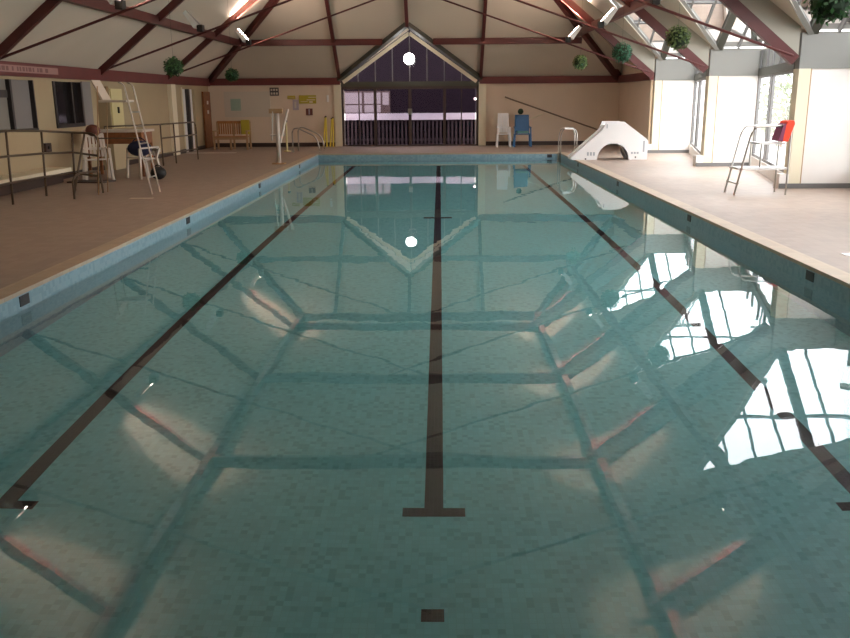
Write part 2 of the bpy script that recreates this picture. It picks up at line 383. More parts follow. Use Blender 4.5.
# ------------------------------------------------------------------ right hand piers, bays and roof lights
for k, yk in enumerate(PIERS):
    p = struct('pier', (XR, yk, 0))
    obj('pier_wall', box(NB(), XR+.25, XO, yk, yk+.22, 0, 2.12), M['pier'], p)
    obj('pier_column', box(NB(), XR+.04, XR+.25, yk-.02, yk+.24, 0, 2.12), M['trimcream'], p)
    obj('column_groove', box(NB(), XR+.25, XR+.275, yk-.008, yk, 0, 2.12), M['palewood'], p)
    obj('lintel', box(NB(), XR+.04, XO, yk-.02, yk+.2, 2.12, ZV), M['lintel'], p)
    obj('skirting', box(NB(), XR-.13, XO, yk-.03, yk-.021, 0, .09), M['greyframe'], p)
    obj('plinth', box(NB(), XR-.13, XR+.04, yk-.02, yk+.24, 0, .26), M['pier'], p)
    # diagonal glazing from outer end of this pier to inner end of the next nearer one
    yn = yk-5.3
    if k < len(PIERS):
        P0 = V(XO, yk, 0); P1 = V(XR+.1, yn+.24, 0); d = (P1-P0); Ld = d.length; d.normalize()
        n_ = V(-d.y, d.x, 0)
        w = struct('window_%d' % (k+2), (XR, yn+.3, 0))
        def at(s, z): return P0+d*s+V(0,0,z)
        obj('upstand', bar(NB(), at(0,.125), at(Ld,.125), .12, .25), M['pier'], w)
        fr = NB()
        for s in (.03, 2.05, 2.35, Ld-.05): bar(fr, at(s,.25), at(s,2.1), .06, .06, (1,0,0))
        bar(fr, at(0,.28), at(Ld,.28), .06, .06); bar(fr, at(0,2.08), at(Ld,2.08), .06, .05)
        obj('frame', fr, M['greyframe'], w)
        obj('transom', bar(NB(), at(0,2.19), at(Ld,2.19), .1, .17), M['darkbeam'], w)
        fr = NB()
        for s in (.03, 1.2, 2.1, 3.2, 4.2): bar(fr, at(s,2.27), at(s,2.7), .05, .05, (1,0,0))
        obj('upper_frame', fr, M['greyframe'], w)
        pn = NB(); face(pn, [at(0,.28), at(Ld,.28), at(Ld,2.1), at(0,2.1)]); obj('pane', pn, M['glass'], w)
        pn = NB(); face(pn, [at(0,2.27), at(Ld,2.27), at(Ld,2.7), at(Ld*4/5.1,2.7), at(Ld*2/5.1,4.2-.0), at(0,2.7)]); obj('upper_pane', pn, M['glass'], w)
    # roof light: glass rising toward the pool's near end, cut by the main slope along a valley
    r = struct('roof_light', (XV, yk, ZV))
    def gp_(x, t, o=0): return V(x, yk-t, ZV+DS*t+o)
    pn = NB(); face(pn, [gp_(XV,0,.03), gp_(XO,0,.03), gp_(XO,TD,.03), gp_(XA,TD,.03)]); obj('pane', pn, M['glass'], r)
    nrm = (0, .6, .8)
    def gq_(x, t, o=0): return V(x, yk-2*TD+t, ZV+DS*t+o)
    pn = NB(); face(pn, [gq_(XV,0,.03), gq_(XO,0,.03), gq_(XO,TD,.03), gq_(XA,TD,.03)]); obj('pane', pn, M['glass'], r)
    for x in (7.08, 6.12, 5.62, 5.12):
        t0 = max(0, XV-x); obj('glazing_bar', bar(NB(), gq_(x,t0), gq_(x,TD), .035, .06, (0,-.6,.8)), M['greyframe'], r)
    obj('thick_mullion', bar(NB(), gp_(XV+.02,0), gp_(XV+.02,TD), .17, .1, nrm), M['darkbeam'], r)
    for x in (7.08, 6.12, 5.62, 5.12):
        t0 = max(0, XV-x); obj('glazing_bar', bar(NB(), gp_(x,t0), gp_(x,TD), .035, .06, nrm), M['greyframe'], r)
    obj('glazing_bar', bar(NB(), gp_(XV-1.15,1.15), gp_(XO,1.15), .045, .06, nrm), M['greyframe'], r)
    obj('valley_bar', bar(NB(), gp_(XV,0,-.02), gp_(XA,TD,-.02), .09, .08, nrm), M['lintel'], r)
    obj('valley_bar', bar(NB(), (XV,yk-2*TD,ZV-.02), (XA,yk-TD,ZA-.02), .09, .08), M['lintel'], r)
    obj('ridge_bar', bar(NB(), gp_(XA,TD,-.03), gp_(XO,TD,-.03), .1, .1), M['darkbeam'], r)

# ------------------------------------------------------------------ left wall windows, doors
w = struct('window_8', (XL, 16, 1.1))
obj('blind', box(NB(), XL-.09, XL-.07, 17.02, 17.93, 1.1, 2.08), M['blind'], w)
fr = NB(); box(fr, XL-.08, XL+.02, 16.93, 17.01, 1.1, 2.06); box(fr, XL-.08, XL+.03, 13.6, 17.95, 1.08, 1.12); box(fr, XL-.08, XL+.02, 17.91, 17.95, 1.1, 2.06)
obj('frame', fr, M['dark'], w)
obj('pane', box(NB(), XL-.07, XL-.06, 13.55, 16.97, 1.1, 2.08), M['greyglass'], w)
obj('blind_box', box(NB(), XL-.06, XL+.05, 16.0, 16.75, 1.72, 1.86), M['dark'], w)
w = struct('window_9', (XL, 19.6, 1.1))
fr = NB(); box(fr, XL-.08, XL+.03, 18.85, 18.93, 1.1, 2.06); box(fr, XL-.08, XL+.03, 20.27, 20.35, 1.1, 2.06); box(fr, XL-.08, XL+.03, 18.85, 20.35, 1.08, 1.16); box(fr, XL-.08, XL+.03, 19.75, 19.8, 1.16, 2.06)
obj('frame', fr, M['dark'], w)
obj('pane', box(NB(), XL-.07, XL-.06, 18.93, 20.27, 1.16, 2.06), M['darkglass'], w)
obj('curtain', box(NB(), XL+.0, XL+.03, 20.36, 20.85, 1.1, 2.08), M['blind'], w)
d1 = struct('door_1', (XL, 29, 0))
obj('door_leaf', box(NB(), XL-.12, XL-.08, 28.3, 29.75, 0, 2.0), M['whitep'], d1)
obj('door_edge', box(NB(), XL-.08, XL+.03, 28.95, 29.12, 0, 2.0), M['dark'], d1)
obj('door_frame', box(NB(), XL-.05, XL+.03, 28.26, 28.31, 0, 2.05), M['trimcream'], d1)
d2 = struct('door_2', (XL, 31, 0))
obj('door_leaf', box(NB(), XL+.02, XL+.08, 30.62, 31.5, .02, 1.93), M['wood'], d2)
for z in (1.18, 1.5): obj('door_sign', box(NB(), XL+.08, XL+.09, 31.0, 31.18, z, z+.12), M['whitep'], d2)
# bench along the left wall
b = thing('wall_bench', 'long low cream bench running along the left wall under the windows', 'bench', (XL+.25, 16, 0))
obj('bench_top', box(NB(), XL+.001, XL+.5, 12.2, 18.2, .22, .3), M['trimcream'], b); obj('bench_base', box(NB(), XL+.001, XL+.35, 12.3, 18.1, 0, .22), M['skirt'], b)
# pilaster and locker
struct('trim_3', bm=box(NB(), XL, XL+.12, 26.85, 27.3, 0, 2.12), m=M['trimcream'])
l = thing('locker', 'tall cream locker with a small dark handle against the left wall', 'locker', (XL+.2, 21.6, 0))
obj('locker_body', box(NB(), XL+.001, XL+.3, 21.25, 22.1, 0, 1.98), M['wall'], l)
obj('locker_door', box(NB(), XL+.3, XL+.33, 21.3, 22.05, 1.0, 1.93), M['paleyellow'], l); obj('handle', box(NB(), XL+.33, XL+.36, 21.65, 21.72, 1.35, 1.5), M['black'], l)
o = thing('beam_plaque', 'pale lettered strip fixed to the red beam on the left', 'sign', (XL+.12, 17.7, 2.25))
obj('board', box(NB(), XL+.12, XL+.14, 15.9, 18.9, 2.19, 2.32), mat('dusty_pink_board', (.36,.21,.19), .6), o)
LM = mat('faded_letters', (.20,.10,.09), .6); yy = 15.98
while yy < 18.3:
    wd = random.choice((.06,.09,.12)); obj('letter', box(NB(), XL+.14, XL+.143, yy, yy+wd, 2.215, 2.295), LM, o); yy += wd+random.choice((.05,.06,.14))
b = thing('wall_switch_box', 'small dark switch box on the cream wall behind the railing', 'switch', (XL+.03, 18.2, .72)); 
obj('box_body', box(NB(), XL+.001, XL+.08, 18.05, 18.32, .62, .8), M['brownframe'], b); obj('knob', box(NB(), XL+.08, XL+.1, 18.15, 18.2, .68, .74), M['black'], b)

# ------------------------------------------------------------------ posters and signs on the far wall
def sign(name, label, x0, x1, z0, z1, m, mi=None, marks=(), cat='sign'):
    o = thing(name, label, cat, ((x0+x1)/2, YF-.02, z0))
    obj('sheet', box(NB(), x0, x1, YF-.03, YF-.001, z0, z1), m, o)
    if marks:
        for a0, a1, c0, c1 in marks: obj('print_mark', box(NB(), x0+(x1-x0)*a0, x0+(x1-x0)*a1, YF-.034, YF-.03, z0+(z1-z0)*c0, z0+(z1-z0)*c1), mi, o)
    return o
sign('notice_board', 'large pale board on far wall above the wooden bench', -7.65, -6.0, 1.05, 1.93, M['poster'], M['green_p'], [(.14,.36,.25,.72)], 'board')
sign('square_sign', 'dark square sign high on the far wall right of the pale board', -6.0, -5.68, 1.78, 2.06, M['ink'], M['poster'], [(.12,.3,.6,.85),(.4,.6,.6,.85),(.7,.88,.6,.85),(.12,.3,.15,.4),(.4,.6,.15,.4),(.7,.88,.15,.4)])
sign('yellow_notice', 'wide yellow notice with uneven dark print on the far wall', -4.97, -4.36, 1.5, 1.79, M['yellow_p'], M['farwall'], [(.55,1,.72,.8),(.45,.95,.4,.5),(.1,.5,.22,.28),(.6,.8,.1,.3)])
sign('small_yellow_notice', 'small yellow notice left of the wide yellow one', -5.38, -5.1, 1.66, 1.78, M['yellow_p'], M['poster'], [(.1,.9,.3,.4)])
sign('lavender_poster', 'narrow lavender poster under the small yellow notice', -5.2, -4.99, 1.28, 1.64, M['lav'], M['poster'], [(.3,.6,.2,.8)])
sign('maroon_sign', 'small square maroon sign below the wide yellow notice', -4.74, -4.5, 1.1, 1.33, M['maroon'], M['lav'], [(.4,.6,.1,.9)])
sign('white_card', 'tiny white upright card beside the cream window post', -3.98, -3.91, 1.55, 1.79, M['whitep'])

# ------------------------------------------------------------------ uplighters on the tie rods
def uplight(side, y, lit, label):
    x = -5.62 if side < 0 else 3.82
    sg = -1 if side < 0 else 1                        # outward
    z = 2.34+.34*((x-XL-.1) if side < 0 else (XR-.1-x))+.03
    o = thing('uplighter', label, 'light', (x, y, z), 'uplighters on the tie rods')
    obj('gear_box', box(NB(), x-.07, x+.07, y-.1, y+.1, z, z+.16), M['black'], o, bevel=.01)
    p = V(x+sg*.03, y, z+.17); q = p+V(sg*.28, 0, .3)
    nn = V(-sg*.42, 0, .4).normalized()
    h = NB(); a = [p+V(0,-.14,0), q+V(0,-.14,0), q+V(0,-.14,0)-nn*.08, p+V(0,-.14,0)-nn*.14]
    prism(h, a, (0,.28,0)); obj('housing', h, M['whitep'], o, bevel=.008)
    l = NB(); face(l, [p+V(0,-.125,0)+nn*.003+(q-p)*.03, q+V(0,-.125,0)+nn*.003-(q-p)*.03, q+V(0,.125,0)+nn*.003-(q-p)*.03, p+V(0,.125,0)+nn*.003+(q-p)*.03])
    h = NB(); bar(h, p+V(0,-.137,0)+nn*.007, q+V(0,-.137,0)+nn*.007, .008, .016, nn); obj('lens_lip', h, M['whitep'], o); h = NB(); bar(h, p+V(0,.137,0)+nn*.007, q+V(0,.137,0)+nn*.007, .008, .016, nn); obj('lens_lip', h, M['whitep'], o)
    obj('lens', l, M['lens'] if lit else M['greyglass'], o)
    if lit:
        sl = bpy.data.lights.new('uplight_beam', 'SPOT'); sl.energy = 4800 if side > 0 else 1300; sl.color = (1,.76,.62); sl.spot_size = math.radians(88 if side > 0 else 100); sl.spot_blend = .9; sl.shadow_soft_size = .06
        so = bpy.data.objects.new('uplight_beam', sl); COL.objects.link(so); so.parent = o; so.matrix_parent_inverse = Matrix.Translation(-o.location)
        so.location = (p+q)/2+nn*.08; so.rotation_euler = V(-sg*.12,0,1).to_track_quat('-Z','Y').to_euler()
    return o
for k, y in enumerate(TR):
    names = ['nearest the far wall', 'second from the far wall', 'third from the far wall', 'fourth from the far wall', 'fifth from the far wall', 'sixth from the far wall']
    if y < 6: continue
    uplight(1, y, True, 'lit uplighter over the right side of the pool, '+names[k])
    uplight(-1, y, k != 1, ('lit' if k != 1 else 'unlit dark')+' uplighter over the left side of the pool, '+names[k])

# globe lamp in the gable
o = thing('globe_lamp', 'round white glowing globe lamp hanging before the gable window', 'lamp', (GC+.02, 30.6, 3.9))
s = NB(); bmesh.ops.create_uvsphere(s, u_segments=24, v_segments=14, radius=.19, matrix=Matrix.Translation((GC+.02,30.6,2.96))); obj('globe', s, M['globe'], o, smooth=True)
obj('cord', tube(NB(), [(GC+.02,30.6,3.14),(GC+.02,30.6,GA-.01)], .008, 5), M['black'], o)

# ------------------------------------------------------------------ hanging leaf balls
def leaf_ball(x, y, z, r, m, label, zc):
    o = thing('hanging_plant', label, 'plant', (x, y, z), 'hanging balls of foliage')
    c_ = NB(); bmesh.ops.create_icosphere(c_, subdivisions=2, radius=r*.8, matrix=Matrix.Translation((x,y,z))); obj('moss_core', c_, M['core'], o)
    b = NB(); rng = random.Random(int(x*100+y*10))
    for i in range(420):
        n = V(rng.gauss(0,1), rng.gauss(0,1), rng.gauss(0,1)).normalized()
        c = V(x,y,z)+n*r*rng.uniform(.72,1.0)
        a = n.cross(V(rng.gauss(0,1),rng.gauss(0,1),rng.gauss(0,1))).normalized(); t = (n*.6+a*.8+V(0,0,-.25)).normalized(); u = t.cross(n).normalized()
        l = r*.26; wd = l*.32
        b.faces.new([b.verts.new(p) for p in (c-t*l*.5, c+u*wd, c+t*l*.6, c-u*wd)])
    obj('leaves', b, m, o)
    obj('hanging_wire', tube(NB(), [(x,y,z+r*.8),(x,y,zc)], .002, 4), M['black'], o)
leaf_ball(-5.5, 18.6, 2.33, .21, M['green'], 'dark green leaf ball hanging on the left, nearer of the two', zl(-5.5))
leaf_ball(-5.5, 23.8, 2.30, .19, M['green'], 'dark green leaf ball hanging on the left, farther of the two', zl(-5.5))
leaf_ball(4.05, 25.7, 2.62, .22, M['green2'], 'olive leaf ball hanging nearest the far wall on the right', zr(4.05))
leaf_ball(4.05, 19.9, 2.60, .225, M['green3'], 'blue green leaf ball hanging second from the far wall on the right', zr(4.05))
leaf_ball(4.05, 15.3, 2.62, .215, M['green2'], 'mid green leaf ball hanging third from the far wall on the right', zr(4.05))
leaf_ball(4.12, 9.6, 2.62, .25, M['green'], 'large dark green leaf ball hanging nearest the camera at upper right', zr(4.12))

# ------------------------------------------------------------------ railings on the left
def railing(label, loc, posts, rails, r=.022):
    o = thing('railing', label, 'railing', loc, None)
    for p, q in posts: obj('post', tube(NB(), [p, q], r), M['railm'], o, smooth=True)
    for pts in rails: obj('rail', tube(NB(), pts, r), M['railm'], o, smooth=True)
def R(p, q, t): return tuple(a+(b_-a)*t for a, b_ in zip(p, q))
TP = [(-6.6,11.6,1.24),(-6.97,14.13,1.19),(-6.98,15.42,1.14),(-6.84,16.37,1.08)]
BT = [(-6.75,11.6,0),(-7.0,14.13,0),(-7.02,15.42,0),(-6.89,16.37,0)]
end_t, end_b = V(-6.22,16.0,1.02), V(-6.29,15.96,0)
rl = [[V(*p) for p in TP]+arc(V(-6.4,16.1,1.07), V(-6.22,16.0,1.06), V(-6.22,16.0,.88))]
for fz in (.66, .3):
    rl.append([V(*b_).lerp(V(*t_), fz) for b_, t_ in zip(BT, TP)]+[end_b.lerp(end_t, fz)])
ps = [(b_, t_) for b_, t_ in zip(BT, TP)]+[(end_b, (-6.22,16.0,.9)), ((-6.19,14.91,0), (-6.3,15.95,1.05))]
ps[-1] = ((-6.6,15.6,0), (-6.52,16.15,1.05))
railing('bronze tube railing nearest the camera on the left deck', (-7,15,0), ps, rl, .02)
tag(obj('tube_hoop', tube(NB(), [(-6.3,14.9,0)]+arc((-6.3,14.9,.3),(-6.28,15.0,.45),(-6.25,15.3,.42))+arc((-6.2,15.7,.42),(-6.18,15.9,.42),(-6.18,15.9,.0)), .018), M['railm'], None, True), 'low bronze tube hoop standing on the deck at the railing end', 'hoop')
A2, B2, C2 = V(-7.95, 20.9, 0), V(-7.15, 22.6, 0), V(-6.9, 25.0, 0)
rl = [[A2+V(0,0,z), B2+V(0,0,z)] for z in (1.05,)]
rl += [[B2+V(0,0,1.05)]+arc(C2+V(0,-.25,1.05), C2+V(0,0,1.05), C2+V(0,0,.8)), [B2+V(0,0,.7), C2+V(0,0,.7)], [B2+V(0,0,.3), C2+V(0,0,.3)]]
railing('bronze tube railing farther back, between the high chair and the white door', tuple(B2), [(B2,B2+V(0,0,1.05)), (B2.lerp(C2,.35),B2.lerp(C2,.35)+V(0,0,1.05)), (C2,C2+V(0,0,.9)), (A2,A2+V(0,0,1.05))], rl, .02)

# ------------------------------------------------------------------ high lifeguard chair on the left
o = thing('lifeguard_chair', 'tall white tubular lifeguard high chair with ladder on the left deck', 'chair', (-5.6, 15.8, 0))
for y in (15.6, 16.05):
    obj('ladder_rail', tube(NB(), [(-5.17,y,0),(-5.5,y,1.88)]+arc((-5.5,y,1.88),(-5.52,y,1.95),(-5.6,y,1.96),3), .014), M['shadedwhite'], o, smooth=True)
    obj('rear_leg', tube(NB(), [(-6.15,y,0),(-5.98,y,1.9)], .01), M['palewood'], o, smooth=True)
for z in (.3, .6, .9, 1.2, 1.45): 
    x = -5.17-.33*z/1.88; obj('rung', tube(NB(), [(x,15.6,z),(x,16.05,z)], .014), M['steel'], o)
obj('seat', box(NB(), -6.0, -5.5, 15.62, 16.03, 1.62, 1.66), M['shadedwhite'], o, bevel=.01)
obj('backrest', bar(NB(), (-5.93,15.83,1.66), (-6.1,15.83,2.0), .4, .03, (1,0,.4)), M['shadedwhite'], o)
obj('side_brace', tube(NB(), [(-6.05,15.6,1.0),(-5.35,15.6,1.0)], .012), M['railm'], o)

# things beside the high chair
o = thing('side_table', 'brown wooden table with a white edged top behind the tall ladder', 'table', (-7.1, 19.6, 0))
obj('table_top', box(NB(), -7.85, -6.5, 19.3, 20.1, .97, 1.02), M['shadedwhite'], o); obj('apron', box(NB(), -7.8, -6.55, 19.34, 20.06, .72, .97), M['wood'], o)
for x in (-7.77, -6.58):
    for y in (19.37, 20.03): obj('leg', box(NB(), x-.03, x+.03, y-.03, y+.03, 0, .72), M['wood'], o)
def chair(name, label, x, y, m, rot=0, tilt=0, hb=.85, w=.5, group=None, high=False):
    o = thing(name, label, 'chair', (x, y, 0), group)
    sh = .43
    obj('seat', prism(NB(), [(x-w/2,y-.24,sh),(x+w/2,y-.24,sh),(x+w/2-.03,y+.2,sh-.03),(x-w/2+.03,y+.2,sh-.03)], (0,0,.035)), m, o, bevel=.01)
    b = NB(); 
    for xx in (-w/2+.03, w/2-.03): bar(b, (x+xx,y+.2,sh), (x+xx*.9,y+.3,hb), .05, .03, (0,1,0))
    n = 5
    for i in range(n):
        xx = -w/2+.09+i*(w-.18)/(n-1); bar(b, (x+xx,y+.21,sh+.05), (x+xx*.9,y+.29,hb-.04), .05, .015, (0,1,0))
    bar(b, (x-w/2+.03,y+.3,hb-.02), (x+w/2-.03,y+.3,hb-.02), .03, .08); bar(b, (x-w/2+.03,y+.25,sh+.22), (x+w/2-.03,y+.25,sh+.22), .03, .05)
    obj('backrest', b, m, o)
    for sx in (-1, 1):
        obj('armrest', bar(NB(), (x+sx*(w/2),y-.2,.65), (x+sx*(w/2),y+.25,.67), .05, .03), m, o)
        for ya, yb in ((-.2,-.24),(.2,.28)):
            obj('leg', bar(NB(), (x+sx*(w/2-.01),y+ya,.65 if ya < 0 else sh), (x+sx*(w/2+.02),y+yb,0), .05, .04, (0,1,0)), m, o)
    if rot:
        o.rotation_euler = (0, 0, rot)
    return o
chair('plastic_chair', 'white plastic armchair with a dark cushion on it, left of the brown table', -7.3, 18.6, M['shadedwhite'], rot=.5, hb=.95)
chair('plastic_chair', 'low white plastic armchair with a navy bag, behind the ladder', -6.45, 19.0, M['shadedwhite'], rot=-.7, hb=.62)
o = tag(obj('cushion', NB_ := (lambda b: (bmesh.ops.create_uvsphere(b, u_segments=14, v_segments=8, radius=.16, matrix=Matrix.Translation((-7.43,18.87,1.03))@Matrix.Diagonal((1,.8,.8,1))), b)[1])(NB()), M['maroon'], None, True), 'dark rounded cushion resting on top of the white armchair back', 'cushion')
o = thing('sports_bag', 'navy blue bag lying on the low white chair behind the ladder', 'bag', (-6.48, 18.95, .47))
b = NB(); bmesh.ops.create_uvsphere(b, u_segments=16, v_segments=8, radius=1, matrix=Matrix.Translation((-6.48,18.95,.64))@Matrix.Diagonal((.27,.17,.17,1))); obj('bag_body', b, M['navy'], o, smooth=True)
obj('strap', tube(NB(), arc((-6.65,18.95,.74),(-6.48,18.93,1.0),(-6.3,18.95,.74),8), .012), M['navy'], o)
o = thing('holdall', 'black holdall on the deck beside the tall ladder', 'bag', (-6.0, 18.6, 0))
b = NB(); bmesh.ops.create_uvsphere(b, u_segments=16, v_segments=8, radius=1, matrix=Matrix.Translation((-6.0,18.6,.14))@Matrix.Diagonal((.17,.14,.14,1))); obj('bag_body', b, M['black'], o, smooth=True)
obj('strap', tube(NB(), arc((-6.1,18.6,.22),(-6.0,18.58,.4),(-5.9,18.6,.22),8), .012), M['black'], o)
tag(obj('floor_mat', prism(NB(), [(-7.7,17.9,.0),(-6.95,17.8,.0),(-6.8,18.25,.0),(-7.6,18.35,.0)], (0,0,.03)), M['skirt']), 'dark flat mat on the deck before the white armchair', 'mat')
tag(obj('light_strip', box(NB(), -8.1, -6.5, 27.95, 28.12, 0, .006), M['whitep']), 'long pale strip painted as light across the far left deck by the white door', 'painted_light')  # thin pale strip stands for daylight falling in from the door
tag(obj('deck_label', box(NB(), -5.35, -4.95, 14.9, 15.02, 0, .006), M['poster']), 'small pale plate lying on the left deck near the pool edge', 'plate')
tag(obj('deck_plate', box(NB(), 4.35, 4.75, 9.1, 9.25, 0, .006), M['whitep']), 'small pale plate on the right deck near the pool edge', 'plate')

# ------------------------------------------------------------------ wooden bench by far wall
o = thing('garden_bench', 'two seat slatted wooden bench below the pale board at far left', 'bench', (-7.05, 29.9, 0))
x0, x1, y = -7.62, -6.5, 29.75
for x in (x0, (x0+x1)/2, x1):
    obj('front_leg', box(NB(), x-.03, x+.03, y-.03, y+.03, 0, .6 if x != (x0+x1)/2 else .42), M['palewood'], o)
    obj('rear_leg', box(NB(), x-.03, x+.03, y+.5, y+.56, 0, .93), M['palewood'], o)
b = NB()
for i in range(5): box(b, x0, x1, y-.03+i*.11, y+.05+i*.11, .42, .45)
obj('seat_slats', b, M['orangewood'], o); b = NB()
for i in range(14): xx = x0+.06+i*(x1-x0-.12)/13; box(b, xx-.025, xx+.025, y+.52, y+.54, .5, .86)
obj('back_slats', b, M['orangewood'], o)
obj('top_rail', box(NB(), x0, x1, y+.5, y+.56, .86, .95), M['orangewood'], o); obj('apron', box(NB(), x0, x1, y-.02, y+.01, .34, .42), M['palewood'], o)
for x in (x0, x1): obj('armrest', box(NB(), x-.04, x+.04, y-.05, y+.5, .6, .64), M['palewood'], o)
tag(obj('towel', prism(NB(), [(-6.78,30.32,.5),(-6.5,30.32,.5),(-6.5,30.32,.98),(-6.78,30.32,.98)], (0,-.14,0)), M['yellow_p']), 'olive yellow towel over the right end of the wooden bench back', 'towel')

# ------------------------------------------------------------------ pool hoist, grab rails, poles
o = thing('pool_hoist', 'white pool hoist mast with slanted arm on the left edge of the pool', 'hoist', (-4.2, 23, 0))
obj('base_plate', box(NB(), -4.36, -4.04, 22.85, 23.15, 0, .03), M['palewood'], o)
obj('mast', tube(NB(), [(-4.2,23,.03),(-4.2,23,1.35)], .055, 12), M['shadedwhite'], o, smooth=True)
obj('slanted_arm', tube(NB(), [(-4.15,23,.55),(-3.95,23.2,1.4)], .035), M['shadedwhite'], o)
obj('crank', tube(NB(), [(-4.35,22.95,.6),(-4.3,22.95,1.35)], .018), M['steel'], o); obj('head', box(NB(), -4.4, -4.05, 22.94, 23.06, 1.3, 1.42), M['palewood'], o)
obj('knee_brace', tube(NB(), [(-4.4,22.95,.75),(-4.05,23.1,.75)], .02), M['steel'], o)
def grab(label, x, y):
    o = thing('grab_rail', label, 'handrail', (x, y, 0), 'grab rails at the far left corner')
    p = [V(x,y,0), V(x,y,.62)]+arc((x,y,.62),(x+.02,y,.78),(x+.18,y,.76))+arc((x+.6,y+.05,.56),(x+.82,y+.06,.47),(x+.84,y+.06,.05))
    obj('rail_tube', tube(NB(), p, .022), M['steel'], o, smooth=True)
    for xx in (x, x+.84): obj('flange', lathe(NB(), [(.05,0),(.05,.015),(.03,.025)], (xx, y if xx == x else y+.06, 0), 12), M['steel'], o)
grab('chrome grab rail at the far left pool corner, nearer of the two', -4.66, 28.0); grab('chrome grab rail at the far left pool corner, farther of the two', -4.62, 28.9)
for i, (x, h_, ln, lb) in enumerate(((-4.1,1.0,.06,'leftmost'),(-3.98,1.02,-.04,'second from left'),(-3.86,.95,.05,'second from right'),(-3.75,.98,-.02,'rightmost'))):
    o = thing('yellow_pole', 'yellow pole leaning on the far wall by the cream post, %s of four' % lb, 'pole', (x, 31.3, 0), 'yellow poles against the far wall')
    obj('shaft', tube(NB(), [(x,31.2,0),(x+ln,31.45,h_)], .03), M['yellow'], o); obj('cap', tube(NB(), [(x+ln,31.45,h_),(x+ln*1.05,31.46,h_+.05)], .035), M['brownframe'], o)
o = thing('yellow_pole', 'single pale yellow post standing right of the white hoist', 'pole', (-4.95, 28.6, 0))
obj('shaft', tube(NB(), [(-4.95,28.6,.02),(-4.95,28.6,.93)], .03), M['paleyellow'], o); obj('foot', lathe(NB(), [(.12,0),(.12,.02),(.04,.05)], (-4.95,28.6,0)), M['paleyellow'], o); obj('cap', tube(NB(), [(-4.95,28.6,.93),(-4.95,28.6,1.0)], .045), M['brownframe'], o)

# ------------------------------------------------------------------ far right: chairs, poles, ladder
chair('plastic_chair', 'white plastic armchair against the far wall right of the glazed gable', 2.25, 30.6, M['white'], hb=1.12, w=.42)
c_ = chair('plastic_chair', 'blue plastic chair against the far wall beside the white one', 2.9, 30.6, M['blue'], hb=1.06, w=.54)
obj('back_cushion', prism(NB(), [(2.68,30.78,.5),(3.12,30.78,.5),(3.14,30.84,.95),(3.06,30.86,1.05),(2.74,30.86,1.05),(2.66,30.84,.95)], (0,-.07,0)), M['blue'], c_, bevel=.02); obj('seat_cushion', box(NB(), 2.7, 3.1, 30.38, 30.72, .47, .53), M['teal'], c_, bevel=.015)
o = tag(obj('sun_hat', (lambda b: (bmesh.ops.create_uvsphere(b, u_segments=12, v_segments=8, radius=.1, matrix=Matrix.Translation((2.85,30.88,1.19))), b)[1])(NB()), M['core'], None, True), 'dark round cap on top of the blue chair back', 'hat')
tag(obj('reaching_pole', tube(NB(), [(2.35,31.565,1.68),(5.75,31.565,.5)], .025), M['polebrown']), 'long brown pole slung diagonally across the far right wall', 'pole')
tag(obj('net_pole', tube(NB(), [(3.1,31.58,.85),(3.7,31.58,1.1)], .02), M['trimcream']), 'short pale pole slanting up to the right beside the blue chair', 'pole')
o = thing('pool_ladder', 'chrome pool ladder at the far right corner of the pool', 'ladder', (3.8, 26.6, 0))
for y in (26.1, 26.55):
    obj('ladder_rail', tube(NB(), [(4.1,y,0),(4.1,y,.55)]+arc((4.1,y,.55),(4.08,y,.76),(3.95,y,.76))+arc((3.75,y,.76),(3.62,y,.74),(3.62,y,.4))+[(3.62,y,-.9)], .016), M['steel'], o, smooth=True)
for z in (-.35, -.65): obj('tread', box(NB(), 3.56, 3.68, 26.1, 26.55, z, z+.03), M['steel'], o)
obj('rail_glint', box(NB(), 3.72, 3.98, 26.05, 26.15, .74, .79), M['white'], o)  # white block painted as the highlight on top of the chrome rail

# ------------------------------------------------------------------ slide
o = thing('pool_slide', 'white moulded plastic pool slide with an arch through its side', 'slide', (4.8, 24.2, 0))
Yn, Yw = 23.85, .62
def sx(px): return (px-441)*(23.5)/860
def sz(py): return max(0.0, (159.3-py)*23.5/860*.98)
out = [(573,159),(576,159.3),(597,159.3)]
arcp = [(598.6+15.7*(1-math.cos(t)), 159.3-16.4*math.sin(t)) for t in [math.pi*k/14 for k in range(15)]]
prof = [(574,159.3)]+arcp+[(648,159.3),(648.5,141),(646.8,138.5),(624,121.6),(606.5,121.6),(605,126),(601.8,131),(573,156.5)]
def P3(a, y): return V(sx(a[0]), y, sz(a[1]))
def side(y, th):
    b = NB(); n = len(prof)
    f = [b.verts.new(P3(a, y)) for a in prof]; g_ = [b.verts.new(P3(a, y+th)) for a in prof]
    f1 = b.faces.new(f[::-1]); f2 = b.faces.new(g_)
    for k in range(n): b.faces.new((f[k], f[(k+1)%n], g_[(k+1)%n], g_[k]))
    bmesh.ops.triangulate(b, faces=[f1, f2])
    return b
obj('side_panel', side(Yn, .07), M['white'], o); obj('side_panel', side(Yn+Yw, .07), M['white'], o)
top = prof[-6:]                                       # steps side, platform, chute
b = NB()
prev = None
for a in [(573,157.8),(601.8,133.5),(605,128.5),(606.5,125.5),(624,125.5)]:
    p = P3(a, Yn+.07)
    q = P3(a, Yn+Yw)
    cur = [b.verts.new(p), b.verts.new(q), b.verts.new(q+V(0,0,-.04)), b.verts.new(p+V(0,0,-.04))]
    if prev:
        for k in range(4): b.faces.new((prev[k], prev[(k+1)%4], cur[(k+1)%4], cur[k]))
    else: b.faces.new(cur)
    prev = cur
b.faces.new(prev[::-1]); obj('chute', b, M['white'], o)
